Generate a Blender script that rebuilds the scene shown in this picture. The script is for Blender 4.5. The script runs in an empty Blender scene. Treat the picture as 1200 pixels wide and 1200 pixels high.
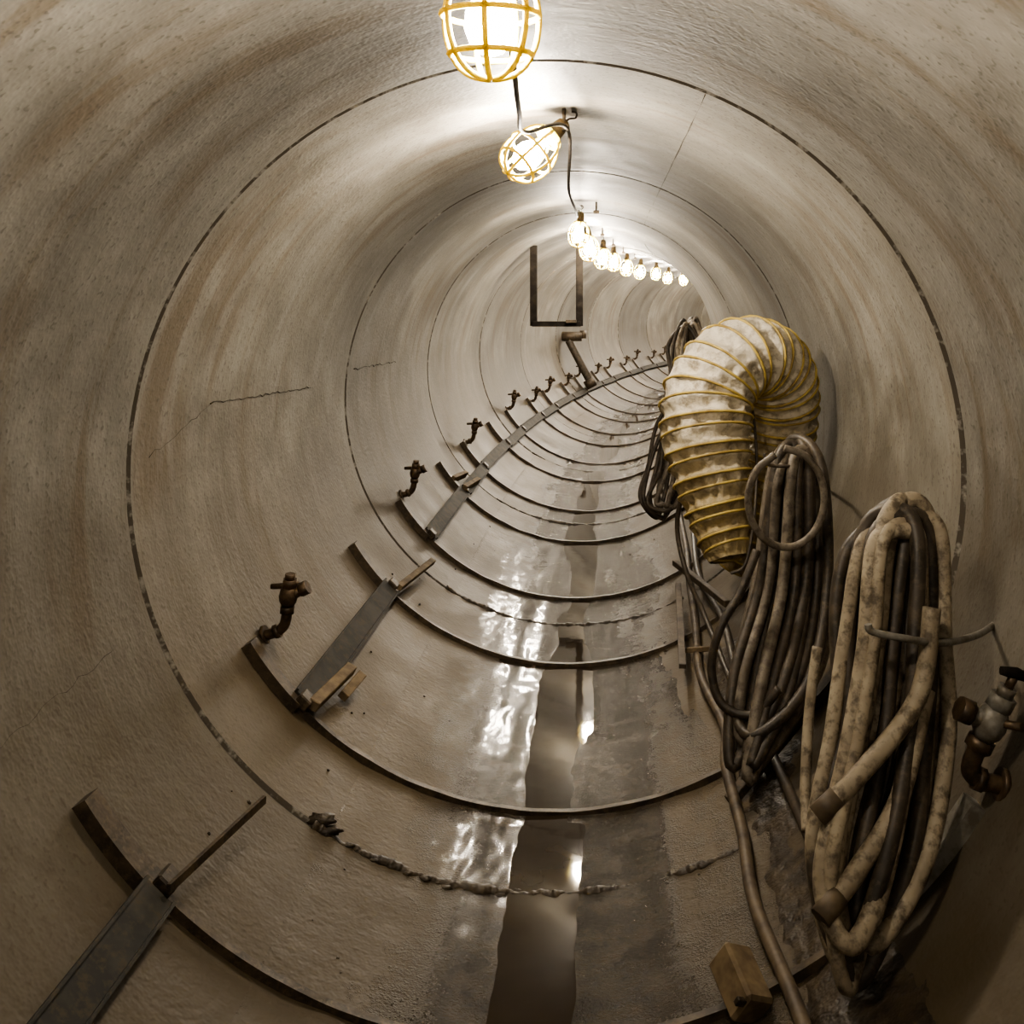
import bpy, math, random, bisect
from mathutils import Vector, noise, Matrix
random.seed(7)
R = 1.2
PI = math.pi

def C(y):
    return 0.0095 * max(0.0, y - 7.0) ** 2

def wp(deg, y, rad=R):
    a = math.radians(deg)
    return Vector((C(y) + rad * math.cos(a), y, rad * math.sin(a)))

# ------------------------------------------------------------------ materials
class N:
    def __init__(s, name):
        s.m = bpy.data.materials.new(name); s.m.use_nodes = True
        s.t = s.m.node_tree; s.t.nodes.clear()
        s.out = s.n('ShaderNodeOutputMaterial')
        s.b = s.n('ShaderNodeBsdfPrincipled')
        s.l(s.b.outputs[0], s.out.inputs[0])
    def n(s, t, **k):
        x = s.t.nodes.new(t)
        for a, v in k.items(): setattr(x, a, v)
        return x
    def l(s, a, b): s.t.links.new(a, b)
    def mapping(s, src, scale):
        m = s.n('ShaderNodeMapping'); s.l(src, m.inputs[0]); m.inputs['Scale'].default_value = scale
        return m.outputs[0]
    def noise(s, vec, scale, detail=4, rough=.55, dist=0):
        x = s.n('ShaderNodeTexNoise'); s.l(vec, x.inputs['Vector'])
        x.inputs['Scale'].default_value = scale; x.inputs['Detail'].default_value = detail
        x.inputs['Roughness'].default_value = rough; x.inputs['Distortion'].default_value = dist
        return x.outputs[0]
    def rng(s, v, a, b, c, d):
        x = s.n('ShaderNodeMapRange'); s.l(v, x.inputs[0])
        for i, k in enumerate((a, b, c, d)): x.inputs[i + 1].default_value = k
        return x.outputs[0]
    def mix(s, f, a, b, mode='MIX'):
        x = s.n('ShaderNodeMix', data_type='RGBA', blend_type=mode)
        for sock, v in ((x.inputs[0], f), (x.inputs[6], a), (x.inputs[7], b)):
            if isinstance(v, (int, float)): sock.default_value = v
            elif isinstance(v, tuple): sock.default_value = (*v, 1)
            else: s.l(v, sock)
        return x.outputs[2]
    def fmix(s, f, a, b):
        x = s.n('ShaderNodeMix', data_type='FLOAT')
        for sock, v in ((x.inputs[0], f), (x.inputs[2], a), (x.inputs[3], b)):
            if isinstance(v, (int, float)): sock.default_value = v
            else: s.l(v, sock)
        return x.outputs[0]
    def math(s, op, a, b=0.0):
        x = s.n('ShaderNodeMath', operation=op)
        for sock, v in ((x.inputs[0], a), (x.inputs[1], b)):
            if isinstance(v, (int, float)): sock.default_value = v
            else: s.l(v, sock)
        return x.outputs[0]
    def bump(s, h, strength, dist=.01, prev=None):
        x = s.n('ShaderNodeBump'); s.l(h, x.inputs['Height'])
        x.inputs['Strength'].default_value = strength; x.inputs['Distance'].default_value = dist
        if prev: s.l(prev, x.inputs['Normal'])
        return x.outputs[0]
    def setc(s, c):
        if isinstance(c, tuple): s.b.inputs['Base Color'].default_value = (*c, 1)
        else: s.l(c, s.b.inputs['Base Color'])
    def setr(s, r):
        if isinstance(r, (int, float)): s.b.inputs['Roughness'].default_value = r
        else: s.l(r, s.b.inputs['Roughness'])

def concrete(name, wetfloor=False):
    k = N(name)
    uv = k.n('ShaderNodeUVMap').outputs[0]
    ob = k.n('ShaderNodeTexCoord').outputs['Object']
    at = k.n('ShaderNodeAttribute', attribute_name='tone').outputs['Fac']
    sep = k.n('ShaderNodeSeparateXYZ'); k.l(ob, sep.inputs[0])
    blotch = k.noise(ob, 2.6, 4, .7)
    col = k.mix(k.rng(blotch, .36, .66, 0, 1), (.138, .126, .103), (.262, .246, .210))
    fine = k.noise(k.mapping(uv, (1.8, 30, 1)), 1.0, 2, .6)
    col = k.mix(k.rng(fine, .35, .65, .0, .14), col, (.115, .104, .084))
    st = k.noise(k.mapping(uv, (.9, 4.8, 1)), 1.0, 4, .65, .5)
    st2 = k.noise(ob, .9, 1)
    stm = k.math('MULTIPLY', k.rng(st, .50, .62, 0, 1), k.rng(st2, .42, .56, .10, .66))
    col = k.mix(stm, col, (.120, .086, .049))
    col = k.mix(k.math('MULTIPLY', k.rng(st, .46, .34, 0, .5), k.rng(st2, .35, .6, 1, .15)), col, (.33, .318, .285))
    pit = k.noise(ob, 60, 1, .7)
    col = k.mix(k.rng(pit, .60, .72, 0, .6), col, (.07, .058, .042))
    e = k.math('ADD', sep.outputs[2], k.rng(blotch, 0, 1, -.35, .35))
    col = k.mix(k.rng(e, .2, -.9, 0, .95), col, (.092, .068, .037))
    col = k.mix(1.0, col, at, 'MULTIPLY')
    rough = k.rng(blotch, .3, .7, .50, .68)
    h = k.math('ADD', k.math('MULTIPLY', fine, .3), k.math('ADD', k.math('MULTIPLY', blotch, 1.1), k.math('MULTIPLY', pit, .4)))
    if wetfloor:
        wet = k.n('ShaderNodeAttribute', attribute_name='wet').outputs['Fac']
        n1 = k.noise(ob, 11, 4, .7)
        n2 = k.noise(ob, 150, 2, .7)
        w = k.rng(k.math('ADD', wet, k.math('ADD', k.rng(n1, 0, 1, -.9, .9), k.rng(n2, 0, 1, -.5, .5))), .0, .75, 0, 1)
        wc = k.mix(k.rng(n1, .35, .65, 0, 1), (.022, .016, .009), (.052, .038, .021))
        col = k.mix(w, col, wc)
        rough = k.fmix(w, rough, k.rng(n1, .35, .65, .15, .26))
        h = k.fmix(w, h, k.math('ADD', k.math('MULTIPLY', n2, 2.4), k.math('MULTIPLY', n1, .7)))
        k.l(k.math('MULTIPLY', w, .3), k.b.inputs['Coat Weight']); k.b.inputs['Coat Roughness'].default_value = .1
        k.l(k.bump(h, .5, .012), k.b.inputs['Normal'])
    else:
        k.l(k.bump(h, .35, .012), k.b.inputs['Normal'])
    k.setc(col); k.setr(rough)
    return k.m

def simple(name, c1, c2, scale, rough=.6, metal=0, bump=.3, lo=.4, hi=.62, spots=None, bd=.005, slo=.5, shi=.66, sf=.7, spec=.5):
    k = N(name)
    ob = k.n('ShaderNodeTexCoord').outputs['Object']
    n1 = k.noise(ob, scale, 3, .65)
    col = k.mix(k.rng(n1, lo, hi, 0, 1), c1, c2)
    if spots:
        col = k.mix(k.rng(k.noise(ob, scale * 3.7, 3, .7), slo, shi, 0, sf), col, spots)
    k.setc(col); k.setr(rough); k.b.inputs['Metallic'].default_value = metal
    k.b.inputs['Specular IOR Level'].default_value = spec
    if bump: k.l(k.bump(n1, bump, bd), k.b.inputs['Normal'])
    return k.m

def water_mat():
    k = N('muddy_water')
    ob = k.n('ShaderNodeTexCoord').outputs['Object']
    n = k.noise(ob, 9, 2, .5)
    k.setc(k.mix(n, (.026, .018, .011), (.040, .029, .017))); k.setr(.04)
    k.b.inputs['IOR'].default_value = 1.33
    k.l(k.bump(n, .03, .01), k.b.inputs['Normal'])
    return k.m

def emis(name, c, s):
    k = N(name)
    k.setc((.8, .8, .8))
    k.b.inputs['Emission Color'].default_value = (*c, 1)
    k.b.inputs['Emission Strength'].default_value = s
    return k.m

M_CON = concrete('concrete')
M_FLOOR = concrete('wet_concrete_invert', True)
M_GROOVE = simple('joint_mortar', (.085, .072, .054), (.32, .30, .26), 20, .8, bump=.5, lo=.52, hi=.66)
M_DARK = simple('joint_gap', (.03, .024, .018), (.06, .048, .036), 20, .9, bump=0)
M_CRACK = simple('crack_line', (.05, .042, .03), (.10, .088, .065), 20, .9, bump=0)
M_WATER = water_mat()
M_CLOD = simple('mud_clod', (.030, .022, .014), (.07, .052, .031), 18, .5, bump=.8, bd=.015)
M_RIB = simple('rusty_steel', (.036, .027, .018), (.085, .062, .038), 16, .5, .1, bump=.5, spots=(.12, .088, .05))
M_DSTL = simple('dark_steel', (.010, .008, .006), (.022, .018, .014), 16, .9, 0, bump=.3, spec=.15)
M_RAIL = simple('grey_steel', (.032, .032, .029), (.058, .054, .046), 9, .75, 0, bump=.25, spots=(.075, .057, .035), spec=.3)
M_WOOD = simple('dirty_timber', (.21, .155, .088), (.11, .078, .045), 14, .8, bump=.5)
M_PIPE = simple('muddy_pipe', (.13, .097, .06), (.055, .04, .026), 12, .6, bump=.5)
M_BRASS = simple('tarnished_bronze', (.12, .08, .045), (.05, .036, .023), 26, .45, .4, bump=.4)
M_GREY = simple('galvanised', (.25, .24, .21), (.15, .13, .10), 24, .5, .2, bump=.4)
M_HBEI = simple('beige_hose', (.40, .34, .245), (.25, .205, .142), 8, .6, bump=.3, spots=(.075, .056, .036), slo=.46, shi=.64, sf=.85)
M_HGRY = simple('grey_hose', (.20, .17, .13), (.11, .09, .064), 9, .55, bump=.3, spots=(.045, .034, .024), slo=.46, sf=.8)
M_HDRK = simple('dark_hose', (.065, .05, .035), (.028, .022, .015), 11, .5, bump=.3, spots=(.11, .085, .055))
M_RIBY = simple('yellow_duct_rib', (.55, .42, .12), (.30, .21, .06), 10, .5, bump=.1)
M_CABLE = simple('black_cable', (.03, .025, .02), (.07, .055, .04), 30, .6, bump=0)
M_SOCK = simple('socket_rubber', (.10, .075, .04), (.22, .15, .06), 30, .6, bump=0)
M_BULB = emis('lit_bulb', (1.0, .88, .725), 1600)
def yel():
    k = N('yellow_plastic'); k.setc((.88, .74, .08)); k.setr(.4)
    tr = k.n('ShaderNodeBsdfTranslucent'); tr.inputs[0].default_value = (.9, .74, .08, 1)
    ms = k.n('ShaderNodeMixShader'); ms.inputs[0].default_value = .35
    k.l(k.b.outputs[0], ms.inputs[1]); k.l(tr.outputs[0], ms.inputs[2]); k.l(ms.outputs[0], k.out.inputs[0])
    return k.m
M_YEL = yel()
def duct_mat():
    k = N('duct_fabric')
    ob = k.n('ShaderNodeTexCoord').outputs['Object']
    sep = k.n('ShaderNodeSeparateXYZ'); k.l(ob, sep.inputs[0])
    n1 = k.noise(ob, 7, 3, .6)
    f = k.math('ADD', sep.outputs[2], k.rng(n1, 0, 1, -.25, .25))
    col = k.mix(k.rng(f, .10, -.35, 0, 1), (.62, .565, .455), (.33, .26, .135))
    col = k.mix(k.rng(k.noise(ob, 20, 4, .7), .48, .68, 0, .75), col, (.15, .115, .07))
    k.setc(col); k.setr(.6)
    k.l(k.bump(k.noise(ob, 26, 3, .55), .8, .016), k.b.inputs['Normal'])
    return k.m
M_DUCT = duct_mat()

# ------------------------------------------------------------------ geometry
class B:
    def __init__(s): s.v = []; s.f = []; s.m = []; s.mats = []; s.sm = []
    def mi(s, mat):
        if mat not in s.mats: s.mats.append(mat)
        return s.mats.index(mat)
    def face(s, f, mi, sm=True): s.f.append(f); s.m.append(mi); s.sm.append(sm)
    def tube(s, pts, rad, mat, seg=10, closed=False, cap=True):
        pts = [Vector(p) for p in pts]; n = len(pts); mi = s.mi(mat)
        if not isinstance(rad, (list, tuple)): rad = [rad] * n
        T = []
        for i in range(n):
            if closed: t = pts[(i + 1) % n] - pts[i - 1]
            else: t = pts[min(i + 1, n - 1)] - pts[max(i - 1, 0)]
            T.append(t.normalized() if t.length > 1e-9 else Vector((0, 0, 1)))
        u = T[0].orthogonal().normalized(); base = len(s.v); us = []
        for i in range(n):
            u = (u - T[i] * u.dot(T[i])).normalized(); us.append(u.copy())
        tw = 0
        if closed:
            ue = (us[-1] - T[0] * us[-1].dot(T[0])).normalized()
            tw = math.atan2(T[0].dot(ue.cross(us[0])), ue.dot(us[0]))
        for i in range(n):
            w = T[i].cross(us[i]); o = tw * i / n
            for j in range(seg):
                a = 2 * PI * j / seg + o
                s.v.append(pts[i] + (us[i] * math.cos(a) + w * math.sin(a)) * rad[i])
        for i in range(n if closed else n - 1):
            i2 = (i + 1) % n
            for j in range(seg):
                j2 = (j + 1) % seg
                s.face((base + i * seg + j, base + i * seg + j2, base + i2 * seg + j2, base + i2 * seg + j), mi)
        if cap and not closed:
            s.face(tuple(base + j for j in reversed(range(seg))), mi, False)
            s.face(tuple(base + (n - 1) * seg + j for j in range(seg)), mi, False)
    def box(s, c, size, mat, rot=None, bev=.12):
        mi = s.mi(mat); rot = rot or Matrix.Identity(3); c = Vector(c)
        hx, hy, hz = [q / 2 for q in size]; d = min(hx, hy, hz) * bev * 2
        idx = {}
        for sx in (-1, 1):
            for sy in (-1, 1):
                for sz in (-1, 1):
                    for ax in range(3):
                        p = [sx * (hx - d), sy * (hy - d), sz * (hz - d)]
                        p[ax] = (sx * hx, sy * hy, sz * hz)[ax]
                        idx[(sx, sy, sz, ax)] = len(s.v)
                        s.v.append(c + rot @ Vector(p))
        def q(l): s.face(tuple(l), mi, False)
        for ax in range(3):
            o = [k for k in range(3) if k != ax]
            for sg in (-1, 1):
                l = []
                for a, b in ((-1, -1), (1, -1), (1, 1), (-1, 1)):
                    t = [0, 0, 0]; t[ax] = sg; t[o[0]] = a; t[o[1]] = b
                    l.append(idx[(*t, ax)])
                q(l)
            for a in (-1, 1):
                for b in (-1, 1):
                    t1 = [0, 0, 0]; t1[ax] = -1; t1[o[0]] = a; t1[o[1]] = b
                    t2 = list(t1); t2[ax] = 1
                    q([idx[(*t1, o[0])], idx[(*t2, o[0])], idx[(*t2, o[1])], idx[(*t1, o[1])]])
        for sx in (-1, 1):
            for sy in (-1, 1):
                for sz in (-1, 1):
                    q([idx[(sx, sy, sz, k)] for k in range(3)])
    def lathe(s, c, prof, mat, seg=20, rot=None):
        mi = s.mi(mat); rot = rot or Matrix.Identity(3); base = len(s.v); c = Vector(c)
        for r, z in prof:
            for j in range(seg):
                a = 2 * PI * j / seg
                s.v.append(c + rot @ Vector((r * math.cos(a), r * math.sin(a), z)))
        for i in range(len(prof) - 1):
            for j in range(seg):
                j2 = (j + 1) % seg
                s.face((base + i * seg + j, base + i * seg + j2, base + (i + 1) * seg + j2, base + (i + 1) * seg + j), mi)
    def obj(s, name, parent=None):
        me = bpy.data.meshes.new(name)
        me.from_pydata([tuple(v) for v in s.v], [], s.f)
        for m in s.mats: me.materials.append(m)
        me.polygons.foreach_set('material_index', s.m)
        me.polygons.foreach_set('use_smooth', s.sm)
        me.update()
        o = bpy.data.objects.new(name, me)
        bpy.context.collection.objects.link(o)
        if parent: o.parent = parent
        return o

def empty(name):
    o = bpy.data.objects.new(name, None); bpy.context.collection.objects.link(o); return o

def cr(pts, sub=8, closed=False):
    pts = [Vector(p) for p in pts]; n = len(pts); out = []
    for i in range(n if closed else n - 1):
        if closed: p = [pts[(i + k - 1) % n] for k in range(4)]
        else: p = [pts[max(0, min(n - 1, i + k - 1))] for k in range(4)]
        for j in range(sub):
            t = j / sub
            out.append(.5 * ((2 * p[1]) + (p[2] - p[0]) * t + (2 * p[0] - 5 * p[1] + 4 * p[2] - p[3]) * t * t + (3 * p[1] - p[0] - 3 * p[2] + p[3]) * t ** 3))
    if not closed: out.append(pts[-1])
    return out

# ------------------------------------------------------------------ tunnel lining
L = 2.44; Y0 = 2.92
joints = [Y0 + L * i for i in range(-3, 14)]
tones = [.8, .8, .86, 1.08, .95, 1.0, .76, 1.0, .66, 1.0, .66, 1.0, .66, 1.0, .7, 1.0, .8]  # concrete tone per pipe; far alternation paints in the lamps' bright and dark bands
def build_tunnel():
    verts = []; faces = []; mats = []; smooth = []; uvs = []; tone = []
    SEG = 144
    def ring(y, rad, ox, oz, t):
        b = len(verts)
        for j in range(SEG):
            a = -PI / 2 + 2 * PI * j / SEG
            verts.append((C(y) + ox + rad * math.cos(a), y, oz + rad * math.sin(a))); tone.append(t)
        return b
    def strip(b1, b2, y1, y2, m, sm):
        for j in range(SEG):
            j2 = (j + 1) % SEG
            faces.append((b1 + j, b2 + j, b2 + j2, b1 + j2)); mats.append(m); smooth.append(sm)
            u1 = j / SEG * 2 * PI * R; u2 = (j + 1) / SEG * 2 * PI * R
            uvs.extend([(u1, y1), (u1, y2), (u2, y2), (u2, y1)])
    for i in range(len(joints) - 1):
        y1, y2 = joints[i] + .005, joints[i + 1] - .005
        ox = random.uniform(-.004, .004); oz = random.uniform(-.004, .004); t = tones[i]
        e0 = ring(y1, R + .018, ox, oz, t); e1 = ring(y1 + .014, R, ox, oz, t)
        strip(e0, e1, y1, y1 + .014, 1, False)
        K = 10; pb = ring(y1 + .014, R, ox, oz, t); py = y1 + .014
        for q in range(1, K + 1):
            yy = y1 + .014 + (y2 - y1 - .026) * q / K
            nb = ring(yy, R, ox, oz, t); strip(pb, nb, py, yy, 0, True); pb, py = nb, yy
        e2 = ring(y2 - .012, R, ox, oz, t); e3 = ring(y2, R + .018, ox, oz, t)
        strip(e2, e3, y2 - .012, y2, 1, False)
        g0 = ring(y2 - .01, R + .014, 0, 0, t); g1 = ring(y2 + .02, R + .014, 0, 0, t)
        strip(g0, g1, y2 - .01, y2 + .02, 2, False)
    me = bpy.data.meshes.new('wall_tunnel'); me.from_pydata(verts, [], faces)
    for m in (M_CON, M_GROOVE, M_DARK): me.materials.append(m)
    me.polygons.foreach_set('material_index', mats); me.polygons.foreach_set('use_smooth', smooth)
    l = me.uv_layers.new(name='UVMap')
    l.data.foreach_set('uv', [c for uv in uvs for c in uv])
    a = me.attributes.new('tone', 'FLOAT', 'POINT'); a.data.foreach_set('value', tone)
    me.update()
    o = bpy.data.objects.new('wall_tunnel', me); bpy.context.collection.objects.link(o)
    b = B()
    for y in (joints[0] + .02, joints[-1] - .02):
        b.lathe((C(y), y, 0), [(.001, 0), (R + .01, 0)], M_DARK, 48, Matrix.Rotation(PI / 2, 3, 'X'))
    b.obj('wall_end', o)
    b = B()
    def crack(d1, y1, d2, y2, n, amp, rad):
        pts = []
        for i in range(n + 1):
            f = i / n
            pts.append(wp(d1 + (d2 - d1) * f + random.uniform(-amp, amp), y1 + (y2 - y1) * f, R + .0002))
        b.tube(pts, [rad * random.uniform(.4, 1.2) for _ in pts], M_CRACK, 5)
    crack(172.5, 3.5, 174.5, 4.7, 40, .3, .0022)
    crack(178, 3.05, 173, 3.5, 12, .4, .0012)
    crack(173, 5.5, 174, 6.6, 30, .3, .0022)
    crack(202, 1.9, 200, 2.7, 24, .35, .001)
    for i in range(3, 9):
        crack(67.5, joints[i] + .03, 67.5, joints[i + 1] - .03, 14, .06, .003)
    b.obj('crack_seam', o)
    return o
tunnel = build_tunnel()

def clod(b, p, r, mat, sq=(1, 1, 1)):
    mi = b.mi(mat); base = len(b.v); nu, nv = 12, 7; off = Vector((random.random() * 50, 0, 0))
    for i in range(nv + 1):
        th = PI * i / nv
        for j in range(nu):
            ph = 2 * PI * j / nu
            d = Vector((math.sin(th) * math.cos(ph), math.sin(th) * math.sin(ph), math.cos(th)))
            k = r * (1 + .6 * noise.noise(d * 2.2 + off))
            b.v.append(Vector(p) + Vector((d.x * k * sq[0], d.y * k * sq[1], d.z * k * sq[2])))
    for i in range(nv):
        for j in range(nu):
            j2 = (j + 1) % nu
            b.face((base + i * nu + j, base + (i + 1) * nu + j, base + (i + 1) * nu + j2, base + i * nu + j2), mi)
b = B()
for ji in range(3, 9):
    y = joints[ji]
    pts = []; rr = []
    for i in range(420):
        d = 236 + i * .15
        q = noise.fractal(Vector((d * .16, y, 0)), 1, 2, 5)
        q2 = noise.noise(Vector((d * 1.3, y, 2)))
        pts.append(wp(d, y + .012 * noise.noise(Vector((d * .6, y, 5))), R + .003))
        mid = math.exp(-((d - 264) / 12) ** 2)
        rr.append(max(.0085, .013 + .005 * mid + .012 * q + .005 * q2) * (1 if ji < 6 else .75))
    b.tube(pts, rr, M_CLOD, 8)
clod(b, wp(236.5, 2.95, R - .006), .030, M_CLOD, (1.6, .7, .5))
clod(b, wp(238.3, 2.93, R - .004), .024, M_CLOD, (1.6, .7, .5))
for k in range(26):
    clod(b, wp(random.uniform(241, 272), 2.92 + random.uniform(-.025, .025), R - .003), random.uniform(.005, .013), M_CLOD, (1.5, .9, .5))
for k in range(60):
    y = random.uniform(2.3, 7); d = random.choice([random.uniform(222, 255), random.uniform(285, 315)])
    clod(b, wp(d, y, R), random.uniform(.002, .006), M_CLOD)
b.obj('mortar_debris')

# ------------------------------------------------------------------ wet invert + water
def build_floor():
    b = B(); mi = b.mi(M_FLOOR); wet = []; tone = []; uvp = []
    ys = []; y = .6
    while y < 31:
        ys.append(y); y += .018 if y < 6 else (.04 if y < 12 else .15)
    NA = 110; a0, a1 = 238.0, 303.0
    for y in ys:
        ti = tones[max(0, min(len(tones) - 1, int((y - joints[0]) / L)))]
        for j in range(NA + 1):
            d = a0 + (a1 - a0) * j / NA
            x = d - 270
            edge = 1 - min(1, (abs(x - .5) / 32.5)) ** 6
            t = .0045 * edge - .001
            t += .0045 * edge * noise.fractal(Vector((x * .09, y * .8, 3)), 1, 2, 3)
            t += .0009 * edge * noise.noise(Vector((x * .8, y * 14, 7)))
            g = math.exp(-(x + 1) ** 2 / 40)
            t += .003 * math.exp(-(abs(x + 1) - 9) ** 2 / 10)
            if y > 3.3: t += .010 * g * max(0, noise.noise(Vector((x * .12, y * .8, 9))) + .30)
            if j in (0, NA): t = -.004
            b.v.append(wp(d, y, R - t))
            wv = 1.3 - (abs(x + 1) / (17 if x < -1 else 24)) ** 1.6 + .7 * noise.fractal(Vector((x * .12, y * .9, 13)), 1, 2, 4)
            wv *= min(1, (32 - abs(x)) / 6)
            wet.append(wv); tone.append(ti); uvp.append(((d + 90) / 360 * 2 * PI * R - 2 * PI * R, y))
    n = NA + 1
    for i in range(len(ys) - 1):
        for j in range(NA):
            b.face((i * n + j, i * n + j + 1, (i + 1) * n + j + 1, (i + 1) * n + j), mi)
    o = b.obj('floor'); me = o.data
    me.attributes.new('wet', 'FLOAT', 'POINT').data.foreach_set('value', wet)
    me.attributes.new('tone', 'FLOAT', 'POINT').data.foreach_set('value', tone)
    vi = [0] * len(me.loops); me.loops.foreach_get('vertex_index', vi)
    l = me.uv_layers.new(name='UVMap'); l.data.foreach_set('uv', [c for v in vi for c in uvp[v]])
    b = B(); mi = b.mi(M_WATER); k = 0
    y = .6
    while y < 31:
        c = C(y)
        for x in (-.17, .15): b.v.append(Vector((c + x, y, -1.1905)))
        k += 1; y += .3
    for i in range(k - 1): b.face((2 * i, 2 * i + 1, 2 * i + 3, 2 * i + 2), mi)
    b.obj('water_puddle')
build_floor()

# ------------------------------------------------------------------ steel ribs + rails
rib_y = []
for i in range(-1, 11):
    rib_y += [(3.37 + L * i, True), (4.75 + L * i, False)]
def arc_bar(b, y, d1, d2, w, t, mat, off=0.0, n=40, jit=0.0):
    mi = b.mi(mat); base = len(b.v)
    for i in range(n + 1):
        d = d1 + (d2 - d1) * i / n
        j = jit * noise.noise(Vector((d * .2, y, 0)))
        for dy, rr in ((-w / 2, R + .004), (w / 2, R + .004), (w / 2, R - t - off + j), (-w / 2, R - t - off + j)):
            b.v.append(wp(d, y + dy + j, rr))
    for i in range(n):
        for k in range(4):
            k2 = (k + 1) % 4
            b.face((base + i * 4 + k, base + i * 4 + k2, base + i * 4 + 4 + k2, base + i * 4 + 4 + k), mi, False)
    b.face((base, base + 1, base + 2, base + 3), mi, False)
    e = base + n * 4
    b.face((e + 3, e + 2, e + 1, e), mi, False)
for y, first in rib_y:
    if y < 1.5: continue
    b = B()
    arc_bar(b, y, 213, 326, .022, .022, M_RIB, 0, 70, .006)
    arc_bar(b, y - .008, 211.5, 224.5, .06, .034, M_RIB, 0, 12)
    arc_bar(b, y - .008, 315, 328, .06, .034, M_GREY if y < 2.5 else M_RIB, 0, 12)
    b.box(wp(224.5, y, R - .04), (.05, .06, .04), M_RIB, Matrix.Rotation(math.radians(45), 3, 'Y'))
    b.obj('steel_rib')
def rail(y1, y2, d):
    b = B()
    n = 8; w = .046
    mi = b.mi(M_RAIL)
    nrm = Vector((-math.cos(math.radians(d)), 0, -math.sin(math.radians(d)))); tan = Vector((nrm.z, 0, -nrm.x))
    base = len(b.v)
    for i in range(n + 1):
        y = y1 + (y2 - y1) * i / n
        c = wp(d, y, R - .035)
        for a, h in ((-w, 0), (w, 0), (w, .016), (w - .008, .016), (w - .008, .008), (-w + .008, .008), (-w + .008, .016), (-w, .016)):
            b.v.append(c + tan * a + nrm * h)
    for i in range(n):
        for k in range(8):
            k2 = (k + 1) % 8
            b.face((base + i * 8 + k, base + i * 8 + k2, base + i * 8 + 8 + k2, base + i * 8 + 8 + k), mi, False)
    b.face(tuple(base + k for k in range(8)), mi, False)
    b.face(tuple(base + n * 8 + k for k in reversed(range(8))), mi, False)
    b.obj('steel_rail')
for i in range(-1, 10):
    rail(3.37 + L * i, 4.75 + L * i - .02, 224.5) if i >= 0 else rail(.8, 2.27, 224.5)
    if 1 <= i < 9: rail(4.75 + L * i + .03, 3.37 + L * (i + 1) - .03, 225)
def stick(name, p, q, w, h, mat, roll=0):
    b = B(); p = Vector(p); q = Vector(q); d = q - p
    rot = d.to_track_quat('Y', 'Z').to_matrix() @ Matrix.Rotation(roll, 3, 'Y')
    b.box((p + q) / 2, (w, d.length, h), mat, rot, .08)
    return b.obj(name)
stick('steel_strap', wp(225, 2.27, R - .06), wp(228, 2.72, R - .09), .010, .022, M_RIB)
stick('wood_wedge', wp(226, 3.36, R - .05), wp(227.5, 3.72, R - .07), .04, .035, M_WOOD, .5)
stick('wood_wedge', wp(229.5, 3.60, R - .03), wp(230, 3.78, R - .05), .035, .028, M_WOOD, .7)
stick('steel_strap', wp(226, 4.76, R - .05), wp(229, 5.35, R - .07), .03, .026, M_WOOD, .5)
stick('wood_wedge', wp(224, 7.15, R - .05), wp(226, 7.6, R - .06), .035, .05, M_WOOD, .5)
stick('wood_wedge', wp(219, 7.16, R - .03), wp(221, 7.5, R - .05), .03, .05, M_WOOD, .5)

# ------------------------------------------------------------------ wall valves
def valve(deg, y, mirror=False, s=1.0, body=M_BRASS):
    b = B()
    a = math.radians(deg)
    o = wp(deg, y, R + .004)
    n = (Vector((-math.cos(a), 0, 0)).normalized() + Vector((0, 0, -math.sin(a))) * .6).normalized()
    up = Vector((0, 0, 1)) + Vector((.45 if mirror else .12, -.1, 0)); up.normalize()
    sd = up.cross(n)
    def P(i, u, l=0): return o + (n * i + up * u + sd * l) * s
    b.tube([P(0, 0), P(.012, 0)], .034 * s, M_BRASS, 14)
    b.tube(cr([P(0, 0), P(.05, -.004), P(.078, .012), P(.085, .05), P(.085, .075)], 5), .019 * s, M_BRASS, 12)
    b.tube([P(.045, -.003), P(.062, 0)], .026 * s, M_BRASS, 8)
    b.tube([P(.085, .06), P(.085, .085)], .028 * s, M_BRASS, 6)
    b.tube([P(.085, .085), P(.085, .10), P(.085, .12), P(.085, .145), P(.085, .16)], [.02 * s, .03 * s, .034 * s, .03 * s, .02 * s], body, 14)
    b.tube([P(.085, .155), P(.085, .185)], .027 * s, body, 6)
    b.tube([P(.085, .185), P(.085, .205)], .018 * s, body, 12)
    b.tube([P(.085, .12), P(.135, .13)], .02 * s, body, 12)
    b.tube([P(.13, .129), P(.158, .134)], .026 * s, M_BRASS, 8)
    b.tube([P(.085, .125), P(.05, .15, .05)], .009 * s, M_BRASS, 8)
    if mirror:
        b.tube([P(.085, .20), P(.085, .235)], .010 * s, M_BRASS, 8)
        b.tube([P(.055, .235), P(.085, .238), P(.115, .235)], [.009 * s, .013 * s, .009 * s], M_DSTL, 8)
    else:
        b.tube([P(.0, .165, .055), P(.05, .152, .052), P(.11, .145, .05)], [.010 * s, .012 * s, .008 * s], M_BRASS, 8)
    return b.obj('pipe_valve')
for i in range(0, 9):
    valve(212.5 - (1.5 if i % 2 else 0), 3.52 + L * i, False, .9 if i else .95)
valve(-28.5, 2.27, True, 1.08, M_GREY)
valve(-24, 9.5, True, 1.0)
for i in range(3, 9):
    valve(214, 4.9 + L * i, False, .8)

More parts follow.
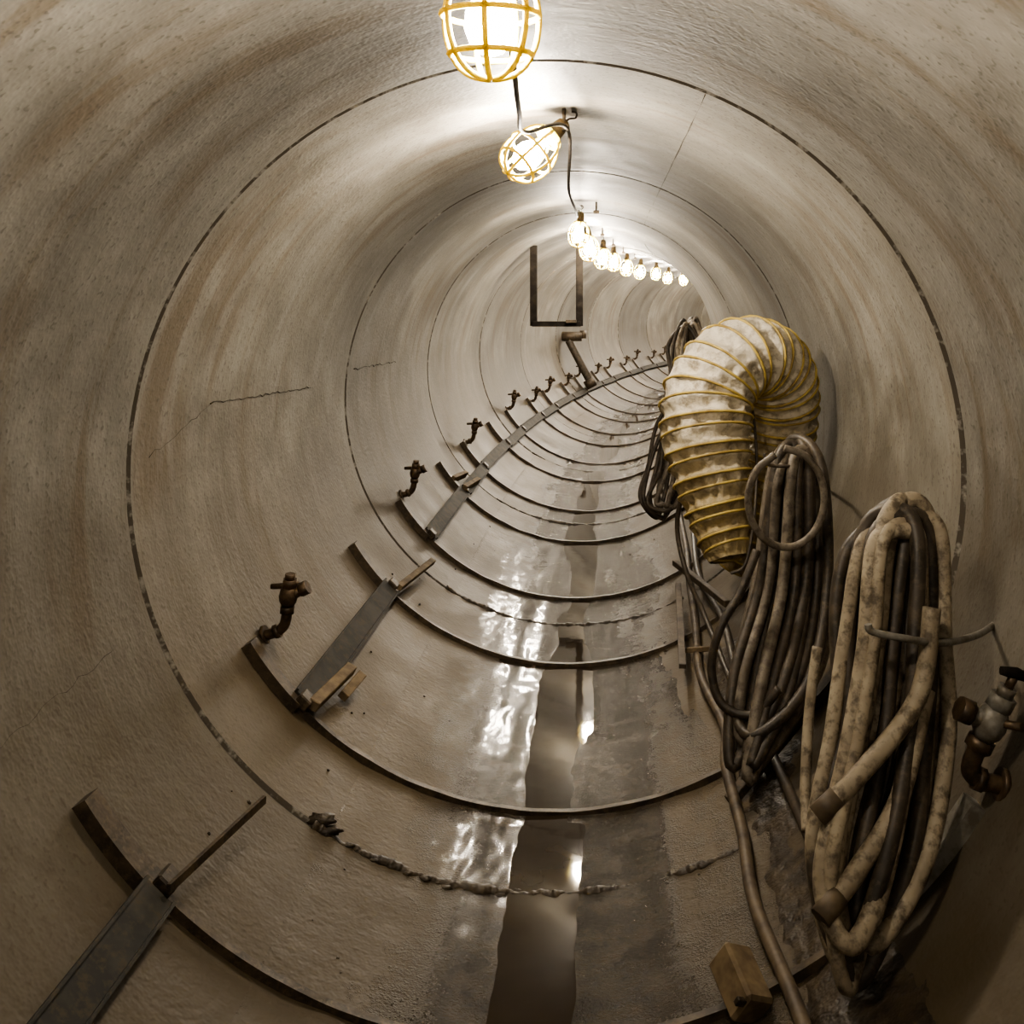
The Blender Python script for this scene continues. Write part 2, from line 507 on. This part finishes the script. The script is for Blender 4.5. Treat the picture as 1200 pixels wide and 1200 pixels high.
# ------------------------------------------------------------------ caged lamps on a string
def lamp_mesh():
    b = B()
    rc, hc = .072, .088
    def prof(t):
        a = PI * t
        return max(rc * math.sin(a) ** .8, 0), -hc * math.cos(a)
    ts = [i / 22 * .86 for i in range(23)]
    for k in range(7):
        ph = 2 * PI * k / 7
        b.tube([(prof(t)[0] * math.cos(ph), prof(t)[0] * math.sin(ph), prof(t)[1]) for t in ts], .0046, M_YEL, 7)
    for t in (.30, .52):
        r, z = prof(t)
        b.tube([(r * math.cos(2 * PI * j / 32), r * math.sin(2 * PI * j / 32), z) for j in range(32)], .0046, M_YEL, 7, True)
    r, z = prof(.86)
    b.lathe((0, 0, 0), [(r + .004, z - .004), (r + .005, z + .008), (.027, z + .014), (.025, z + .03), (.020, z + .065), (.012, z + .075), (.001, z + .076)], M_SOCK, 18)
    b.lathe((0, 0, 0), [(r + .005, z - .008), (r + .008, z - .004), (r + .008, z + .004), (r + .004, z + .008)], M_YEL, 18)
    b.lathe((0, 0, 0), [(.0005, -.055), (.018, -.050), (.032, -.034), (.040, -.012), (.038, .008), (.026, .03), (.016, .045), (.014, .06)], M_BULB, 10)
    b.tube(cr([(0, 0, z + .07), (.0, 0, z + .09), (.01, 0, z + .108), (0, 0, z + .12), (-.01, 0, z + .11)], 5), .003, M_RIB, 6)
    me = b.obj('tmp'); d = me.data; bpy.data.objects.remove(me); return d
lm = lamp_mesh()
lamps = [(-2.6, 0, .94), (1.5, .0, .92), (3.6, -.10, 1.03), (6.9, -.015, .97)]
y = 9.2
while y < 30:
    lamps.append((y, C(y) + random.uniform(-.04, .04), .99 + random.uniform(-.02, .02))); y += 1.6
for i, (y, x, z) in enumerate(lamps):
    o = bpy.data.objects.new('caged_work_light', lm); bpy.context.collection.objects.link(o)
    o.location = (x, y, z)
    o.rotation_euler = (random.uniform(-.12, .12), random.uniform(-.15, .15) if i != 1 else -.06, random.uniform(0, 3))
    if i == 2: o.rotation_euler = (-.1, .85, .4); o.scale = (1.25,) * 3
    if i > 3: o.scale = (1.3,) * 3
b = B(); pts = []
for i, (y, x, z) in enumerate(lamps):
    if i == 2: x += .13
    pts.append((x + .004, y, min(z + .155, 1.15) if i != 2 else 1.12))
    if i < len(lamps) - 1:
        y2, x2, z2 = lamps[i + 1]
        for f in (.3, .55, .8):
            yy = y + (y2 - y) * f
            pts.append((x + (x2 - x) * f + random.uniform(-.015, .015), yy, 1.09 - .09 * math.sin(PI * f)))
b.tube(cr(pts, 8), .0065, M_CABLE, 8)
b.obj('lamp_cable')
b = B()
for i, (y, x, z) in enumerate(lamps[2:8]):
    dx = x + .12 - C(y)
    q = Vector((x + .12, y + .05, math.sqrt(R * R - dx * dx)))
    b.tube([q + Vector((0, 0, .005)), q + Vector((0, 0, -.06))], .007, M_RIB, 8)
    b.box(q + Vector((0, 0, -.07)), (.04, .035, .025), M_RIB)
b.obj('ceiling_bracket')

# ------------------------------------------------------------------ ventilation duct
def duct():
    root = empty('ventilation_duct')
    key = [((.664, 4.10, -.525), .085), ((.640, 4.16, -.40), .125), ((.61, 4.22, -.22), .165), ((.592, 4.28, -.03), .195), ((.605, 4.33, .11), .195),
           ((.69, 4.38, .23), .185), ((.81, 4.46, .27), .175), ((.93, 4.58, .21), .17), ((.985, 4.68, .06), .165), ((.985, 4.74, -.14), .155),
           ((.95, 4.78, -.36), .15), ((.88, 4.82, -.56), .14), ((.80, 4.9, -.72), .13)]
    P = cr([k[0] for k in key], 28); Rr = cr([(k[1], 0, 0) for k in key], 28); Rr = [q.x for q in Rr]
    n = len(P)
    s = [0]
    for i in range(1, n): s.append(s[-1] + (P[i] - P[i - 1]).length)
    Ltot = s[-1]; turns = 37
    T = [(P[min(i + 1, n - 1)] - P[max(i - 1, 0)]).normalized() for i in range(n)]
    u = T[0].orthogonal().normalized(); U = []
    for i in range(n):
        u = (u - T[i] * u.dot(T[i])).normalized(); U.append(u.copy())
    b = B(); mi = b.mi(M_DUCT); seg = 72
    for i in range(n):
        w = T[i].cross(U[i])
        for j in range(seg):
            a = 2 * PI * j / seg
            ph = (turns * s[i] / Ltot - j / seg) % 1.0
            d = math.sin(PI * ph)
            wr = noise.noise(Vector((math.cos(a) * 4.6, math.sin(a) * 4.6, s[i] * 11)))
            r = Rr[i] * (1 - .13 * d + .20 * wr * d)
            b.v.append(P[i] + (U[i] * math.cos(a) + w * math.sin(a)) * r + Vector((0, 0, -.006 * d)))
    for i in range(n - 1):
        for j in range(seg):
            j2 = (j + 1) % seg
            b.face((i * seg + j, i * seg + j2, (i + 1) * seg + j2, (i + 1) * seg + j), mi)
    b.obj('fabric', root)
    b = B(); pts = []
    K = turns * 28
    for k in range(K + 1):
        f = k / K; sd = f * Ltot
        i = min(n - 2, max(0, bisect.bisect_right(s, sd) - 1)); t = (sd - s[i]) / max(1e-9, s[i + 1] - s[i])
        p = P[i].lerp(P[i + 1], t); uu = U[i].lerp(U[i + 1], t).normalized(); tt = T[i].lerp(T[i + 1], t).normalized()
        w = tt.cross(uu); a = 2 * PI * turns * f
        pts.append(p + (uu * math.cos(a) + w * math.sin(a)) * (Rr[i] + .001) + tt * .008 * math.sin(k * .11))
    b.tube(pts, .0055, M_RIBY, 7)
    b.obj('spiral_rib', root)
    b = B()
    b.tube(cr([(.80, 4.42, .09), (.795, 4.30, .02), (.79, 4.2, -.08), (.785, 4.15, -.2), (.76, 4.05, -.35), (.72, 4.0, -.52), (.66, 4.0, -.56)], 8), .006, M_CABLE, 6)
    b.obj('hanging_rope', root)
duct()

# ------------------------------------------------------------------ hose bundles
def bundle(name, levels, nloops, rad, mats, yj=.07, seed=1, zj=.06):
    rnd = random.Random(seed); root = empty(name)
    for k in range(nloops):
        a = (k + .5) / nloops * .5 + rnd.uniform(-.05, .05)
        bb = .5 + (k + .5) / nloops * .5 + rnd.uniform(-.05, .05)
        if rnd.random() < .5: bb = 1 - (bb - .5)
        a = max(0, min(1, a)); bb = max(0, min(1, bb))
        dy1 = rnd.uniform(-yj, yj); dy2 = rnd.uniform(-yj, yj); tz = rnd.uniform(-zj, zj * .3); bz = rnd.uniform(-zj * .4, zj * 1.6)
        z0, xl, xr, y0 = levels[0]
        pts = [(xl + (xr - xl) * (a + bb) / 2, y0 + (dy1 + dy2) / 2, z0 + tz)]
        for (z, xl, xr, y) in levels[1:-1]:
            pts.append((xl + (xr - xl) * (a + rnd.uniform(-.06, .06)), y + dy1, z + tz * .3))
        z1, xl, xr, y1 = levels[-1]
        pts.append((xl + (xr - xl) * (a + bb) / 2, y1 + (dy1 + dy2) / 2, z1 + bz))
        for (z, xl, xr, y) in reversed(levels[1:-1]):
            pts.append((xl + (xr - xl) * (bb + rnd.uniform(-.06, .06)), y + dy2, z + tz * .3))
        out = []
        for p in cr(pts, 9, True):
            q = Vector((p.x - C(p.y), 0, p.z)); m = R - rad - .004
            if q.length > m: q *= m / q.length; p = Vector((q.x + C(p.y), p.y, q.z))
            out.append(p)
        b = B(); b.tube(out, rad * rnd.uniform(.85, 1.1), rnd.choice(mats), 12, True)
        b.obj('loop_%d' % (k + 1), root)
    return root
def hose(b, pts, rad, mat, couple=False, sub=9):
    out = []
    for p in cr(pts, sub):
        q = Vector((p.x - C(p.y), 0, p.z)); m = R - rad - .003
        if q.length > m: q *= m / q.length; p = Vector((q.x + C(p.y), p.y, q.z))
        out.append(p)
    b.tube(out, rad, mat, 12)
    if couple:
        d = (out[-1] - out[-2]).normalized()
        b.tube([out[-1] - d * .05, out[-1] + d * .012], rad * 1.15, M_PIPE, 10)
lv1 = [(.0, .84, .98, 2.50), (-.06, .80, .985, 2.49), (-.28, .75, .98, 2.42), (-.48, .70, .945, 2.34), (-.70, .61, .86, 2.22), (-.90, .62, .76, 2.14)]
r1 = bundle('hose_coil', lv1, 17, .0195, [M_HBEI, M_HBEI, M_HBEI, M_HGRY, M_HDRK], .085, 3)
b = B()
hose(b, [(.84, 2.55, -.05), (.77, 2.54, -.12), (.735, 2.5, -.25), (.73, 2.44, -.42), (.74, 2.36, -.6), (.74, 2.3, -.75)], .017, M_HDRK)
hose(b, [(.92, 2.34, -.20), (.87, 2.28, -.38), (.73, 2.22, -.52), (.635, 2.2, -.60)], .021, M_HBEI, True)
hose(b, [(.90, 2.32, -.38), (.81, 2.22, -.58), (.70, 2.15, -.70), (.62, 2.1, -.76)], .021, M_HBEI, True)
hose(b, [(.70, 2.55, -.36), (.67, 2.5, -.5), (.645, 2.42, -.64), (.635, 2.35, -.72)], .013, M_HBEI)
b.obj('loose_end', r1)
lv2 = [(.03, .77, .90, 3.5), (-.06, .745, .92, 3.47), (-.42, .68, .92, 3.4), (-.68, .56, .85, 3.22), (-.90, .50, .70, 3.08)]
r2 = bundle('hose_coil', lv2, 15, .0175, [M_HDRK, M_HGRY, M_HDRK, M_HGRY], .08, 11)
b = B()
hose(b, [(.66, 3.3, -.30), (.60, 3.25, -.42), (.53, 3.2, -.52), (.50, 3.18, -.64), (.53, 3.15, -.74), (.62, 3.12, -.76), (.70, 3.12, -.68)], .014, M_HDRK)
cpts = []
for j in range(11):
    a = math.radians(110 + j * 34)
    cpts.append((.745 + .125 * math.cos(a), 3.2 + j * .008, -.12 + .155 * math.sin(a)))
hose(b, cpts, .012, M_HGRY)
b.obj('looped_hose', r2)
lv3 = [(-.02, .62, .74, 6.3), (-.25, .48, .74, 6.25), (-.5, .40, .72, 6.2), (-.68, .36, .62, 6.1), (-.78, .42, .6, 6.1)]
bundle('hose_coil', lv3, 6, .014, [M_HDRK, M_HGRY], .12, 5)
lv4 = [(.35, .78, .95, 8.8), (.15, .72, 1.0, 8.8), (-.1, .72, 1.02, 8.7), (-.4, .66, .98, 8.6), (-.6, .66, .85, 8.5)]
bundle('hose_coil', lv4, 7, .018, [M_HDRK, M_HGRY, M_HBEI], .12, 8)
lv5 = [(.30, 1.2, 1.36, 13), (.1, 1.15, 1.4, 13), (-.2, 1.12, 1.4, 13), (-.5, 1.05, 1.25, 12.9)]
bundle('hose_coil', lv5, 6, .025, [M_HDRK, M_HGRY, M_HBEI], .15, 9)

b = B()
b.tube(cr([wp(-15.5, 2.60, R + .004), (1.08, 2.50, -.315), (.945, 2.34, -.28), (.84, 2.28, -.25), (.765, 2.27, -.232), (.755, 2.27, -.215)], 6), .0085, M_GREY, 10)
b.obj('hose_hook')
b = B()
b.tube(cr([wp(-16, 4.5, R + .004), (1.0, 4.0, -.15), (.85, 3.45, -.05), (.72, 3.4, -.04), (.70, 3.4, .0)], 6), .006, M_RIB, 10)
b.obj('hose_hook')

b = B()
hose(b, [(.60, 1.7, -1.0), (.583, 2.19, -1.02), (.55, 2.6, -1.03), (.563, 2.93, -1.02), (.56, 3.3, -1.0), (.59, 3.62, -1.0), (.56, 4.2, -1.03), (.59, 4.78, -1.0), (.62, 5.5, -.99), (.66, 6.2, -.98), (.70, 7.5, -.96), (.75, 9, -.93), (.9, 12, -.9), (1.35, 16, -.9)], .018, M_PIPE, sub=14)
b.obj('discharge_pipe')
b = B()
hose(b, [(.72, 2.6, -.93), (.70, 3.2, -.93), (.68, 3.9, -.95), (.70, 4.6, -.93), (.66, 5.4, -.93), (.72, 6.5, -.9), (.76, 8, -.86), (.9, 11, -.82), (1.4, 16, -.85)], .016, M_HDRK, sub=12)
hose(b, [(.55, 4.9, -.35), (.52, 5.0, -.6), (.56, 4.9, -.8), (.62, 4.6, -.92), (.66, 4.0, -.98), (.68, 3.2, -.97)], .012, M_HDRK)
b.obj('power_cable')

b = B()
rot = Matrix.Rotation(math.radians(28), 3, 'Y') @ Matrix.Rotation(math.radians(25), 3, 'Z') @ Matrix.Rotation(math.radians(10), 3, 'X')
b.box((.475, 2.3, -1.035), (.08, .14, .08), M_WOOD, rot, .1)
b.box((.472, 2.228, -1.03), (.045, .012, .018), M_CLOD, rot)
b.obj('wood_block')
stick('steel_bar', wp(303, 4.35, R - .04), wp(296, 4.5, R - .05), .03, .02, M_WOOD)
stick('steel_bar', wp(296, 4.2, R - .09), wp(300, 5.2, R - .12), .03, .02, M_PIPE)
stick('steel_bar', wp(310, 4.6, R - .08), wp(302, 5.3, R - .20), .03, .03, M_RIB)
stick('steel_bar', wp(298, 3.15, R - .02), wp(313, 3.3, R - .04), .04, .03, M_RIB)

def mud_pile():
    b = B(); mi = b.mi(M_CLOD)
    ny, na = 160, 40; y1, y2 = 1.7, 4.4; d1, d2 = 298, 314
    for i in range(ny + 1):
        y = y1 + (y2 - y1) * i / ny
        for j in range(na + 1):
            d = d1 + (d2 - d1) * j / na
            fx = math.sin(PI * j / na)
            t = .026 * fx * (.7 + .8 * noise.fractal(Vector((d * .07, y * 3, 1)), 1, 2, 5)) + .006 * noise.fractal(Vector((d * .5, y * 16, 4)), 1, 2, 3) - .007
            if i in (0, ny) or j in (0, na): t = -.01
            b.v.append(wp(d, y, R - max(-.01, t)))
    n = na + 1
    for i in range(ny):
        for j in range(na): b.face((i * n + j, i * n + j + 1, (i + 1) * n + j + 1, (i + 1) * n + j), mi)
    b.obj('mud_pile')
mud_pile()

# ------------------------------------------------------------------ hanging steel frame + stand pipe
b = B()
yf = 9.6
for x in (-.58, -.14):
    xx = x + C(yf); zt = math.sqrt(R * R - x * x)
    b.box((xx, yf, (zt + .29) / 2), (.06, .012, zt - .29), M_DSTL, None, .05)
    b.box((xx + (.03 if x < -.3 else -.03), yf + .03, (zt + .29) / 2), (.012, .06, zt - .29), M_DSTL, None, .05)
b.box((-.36 + C(yf), yf, .31), (.46, .05, .05), M_DSTL, None, .05)
b.box((-.22 + C(yf), yf - .03, .335), (.10, .06, .03), M_RIB)
b.obj('hanging_steel_frame')
b = B()
b.tube(cr([(-.06, 15.6, -.72), (-.2, 15.6, -.45), (-.36, 15.6, -.14), (-.40, 15.6, -.06)], 5), .06, M_HDRK, 14)
b.tube([(-.55, 15.6, .0), (-.20, 15.6, .0)], .075, M_RIB, 12)
b.tube([(-.18, 15.6, -.03), (-.18, 15.6, .09)], .05, M_RIB, 12)
b.tube([(-.1, 15.6, -.66), (-.04, 15.6, -.78)], .09, M_RIB, 12)
b.obj('stand_pipe')

# ------------------------------------------------------------------ world + camera
w = bpy.data.worlds.new('w'); bpy.context.scene.world = w; w.use_nodes = True
w.node_tree.nodes['Background'].inputs[0].default_value = (.02, .018, .015, 1)
cam = bpy.data.cameras.new('camera'); co = bpy.data.objects.new('camera', cam); bpy.context.collection.objects.link(co)
co.location = (.17, 0, .5); co.rotation_euler = (PI / 2, 0, 0)
cam.sensor_width = 36; cam.lens = 36 * 1192 / 1200
cam.shift_x = -110 / 1200; cam.shift_y = -244 / 1200
cam.clip_start = .02
bpy.context.scene.camera = co
bpy.context.scene.view_settings.view_transform = 'AgX'
bpy.context.scene.view_settings.look = 'AgX - Medium High Contrast'
bpy.context.scene.view_settings.exposure = -.75
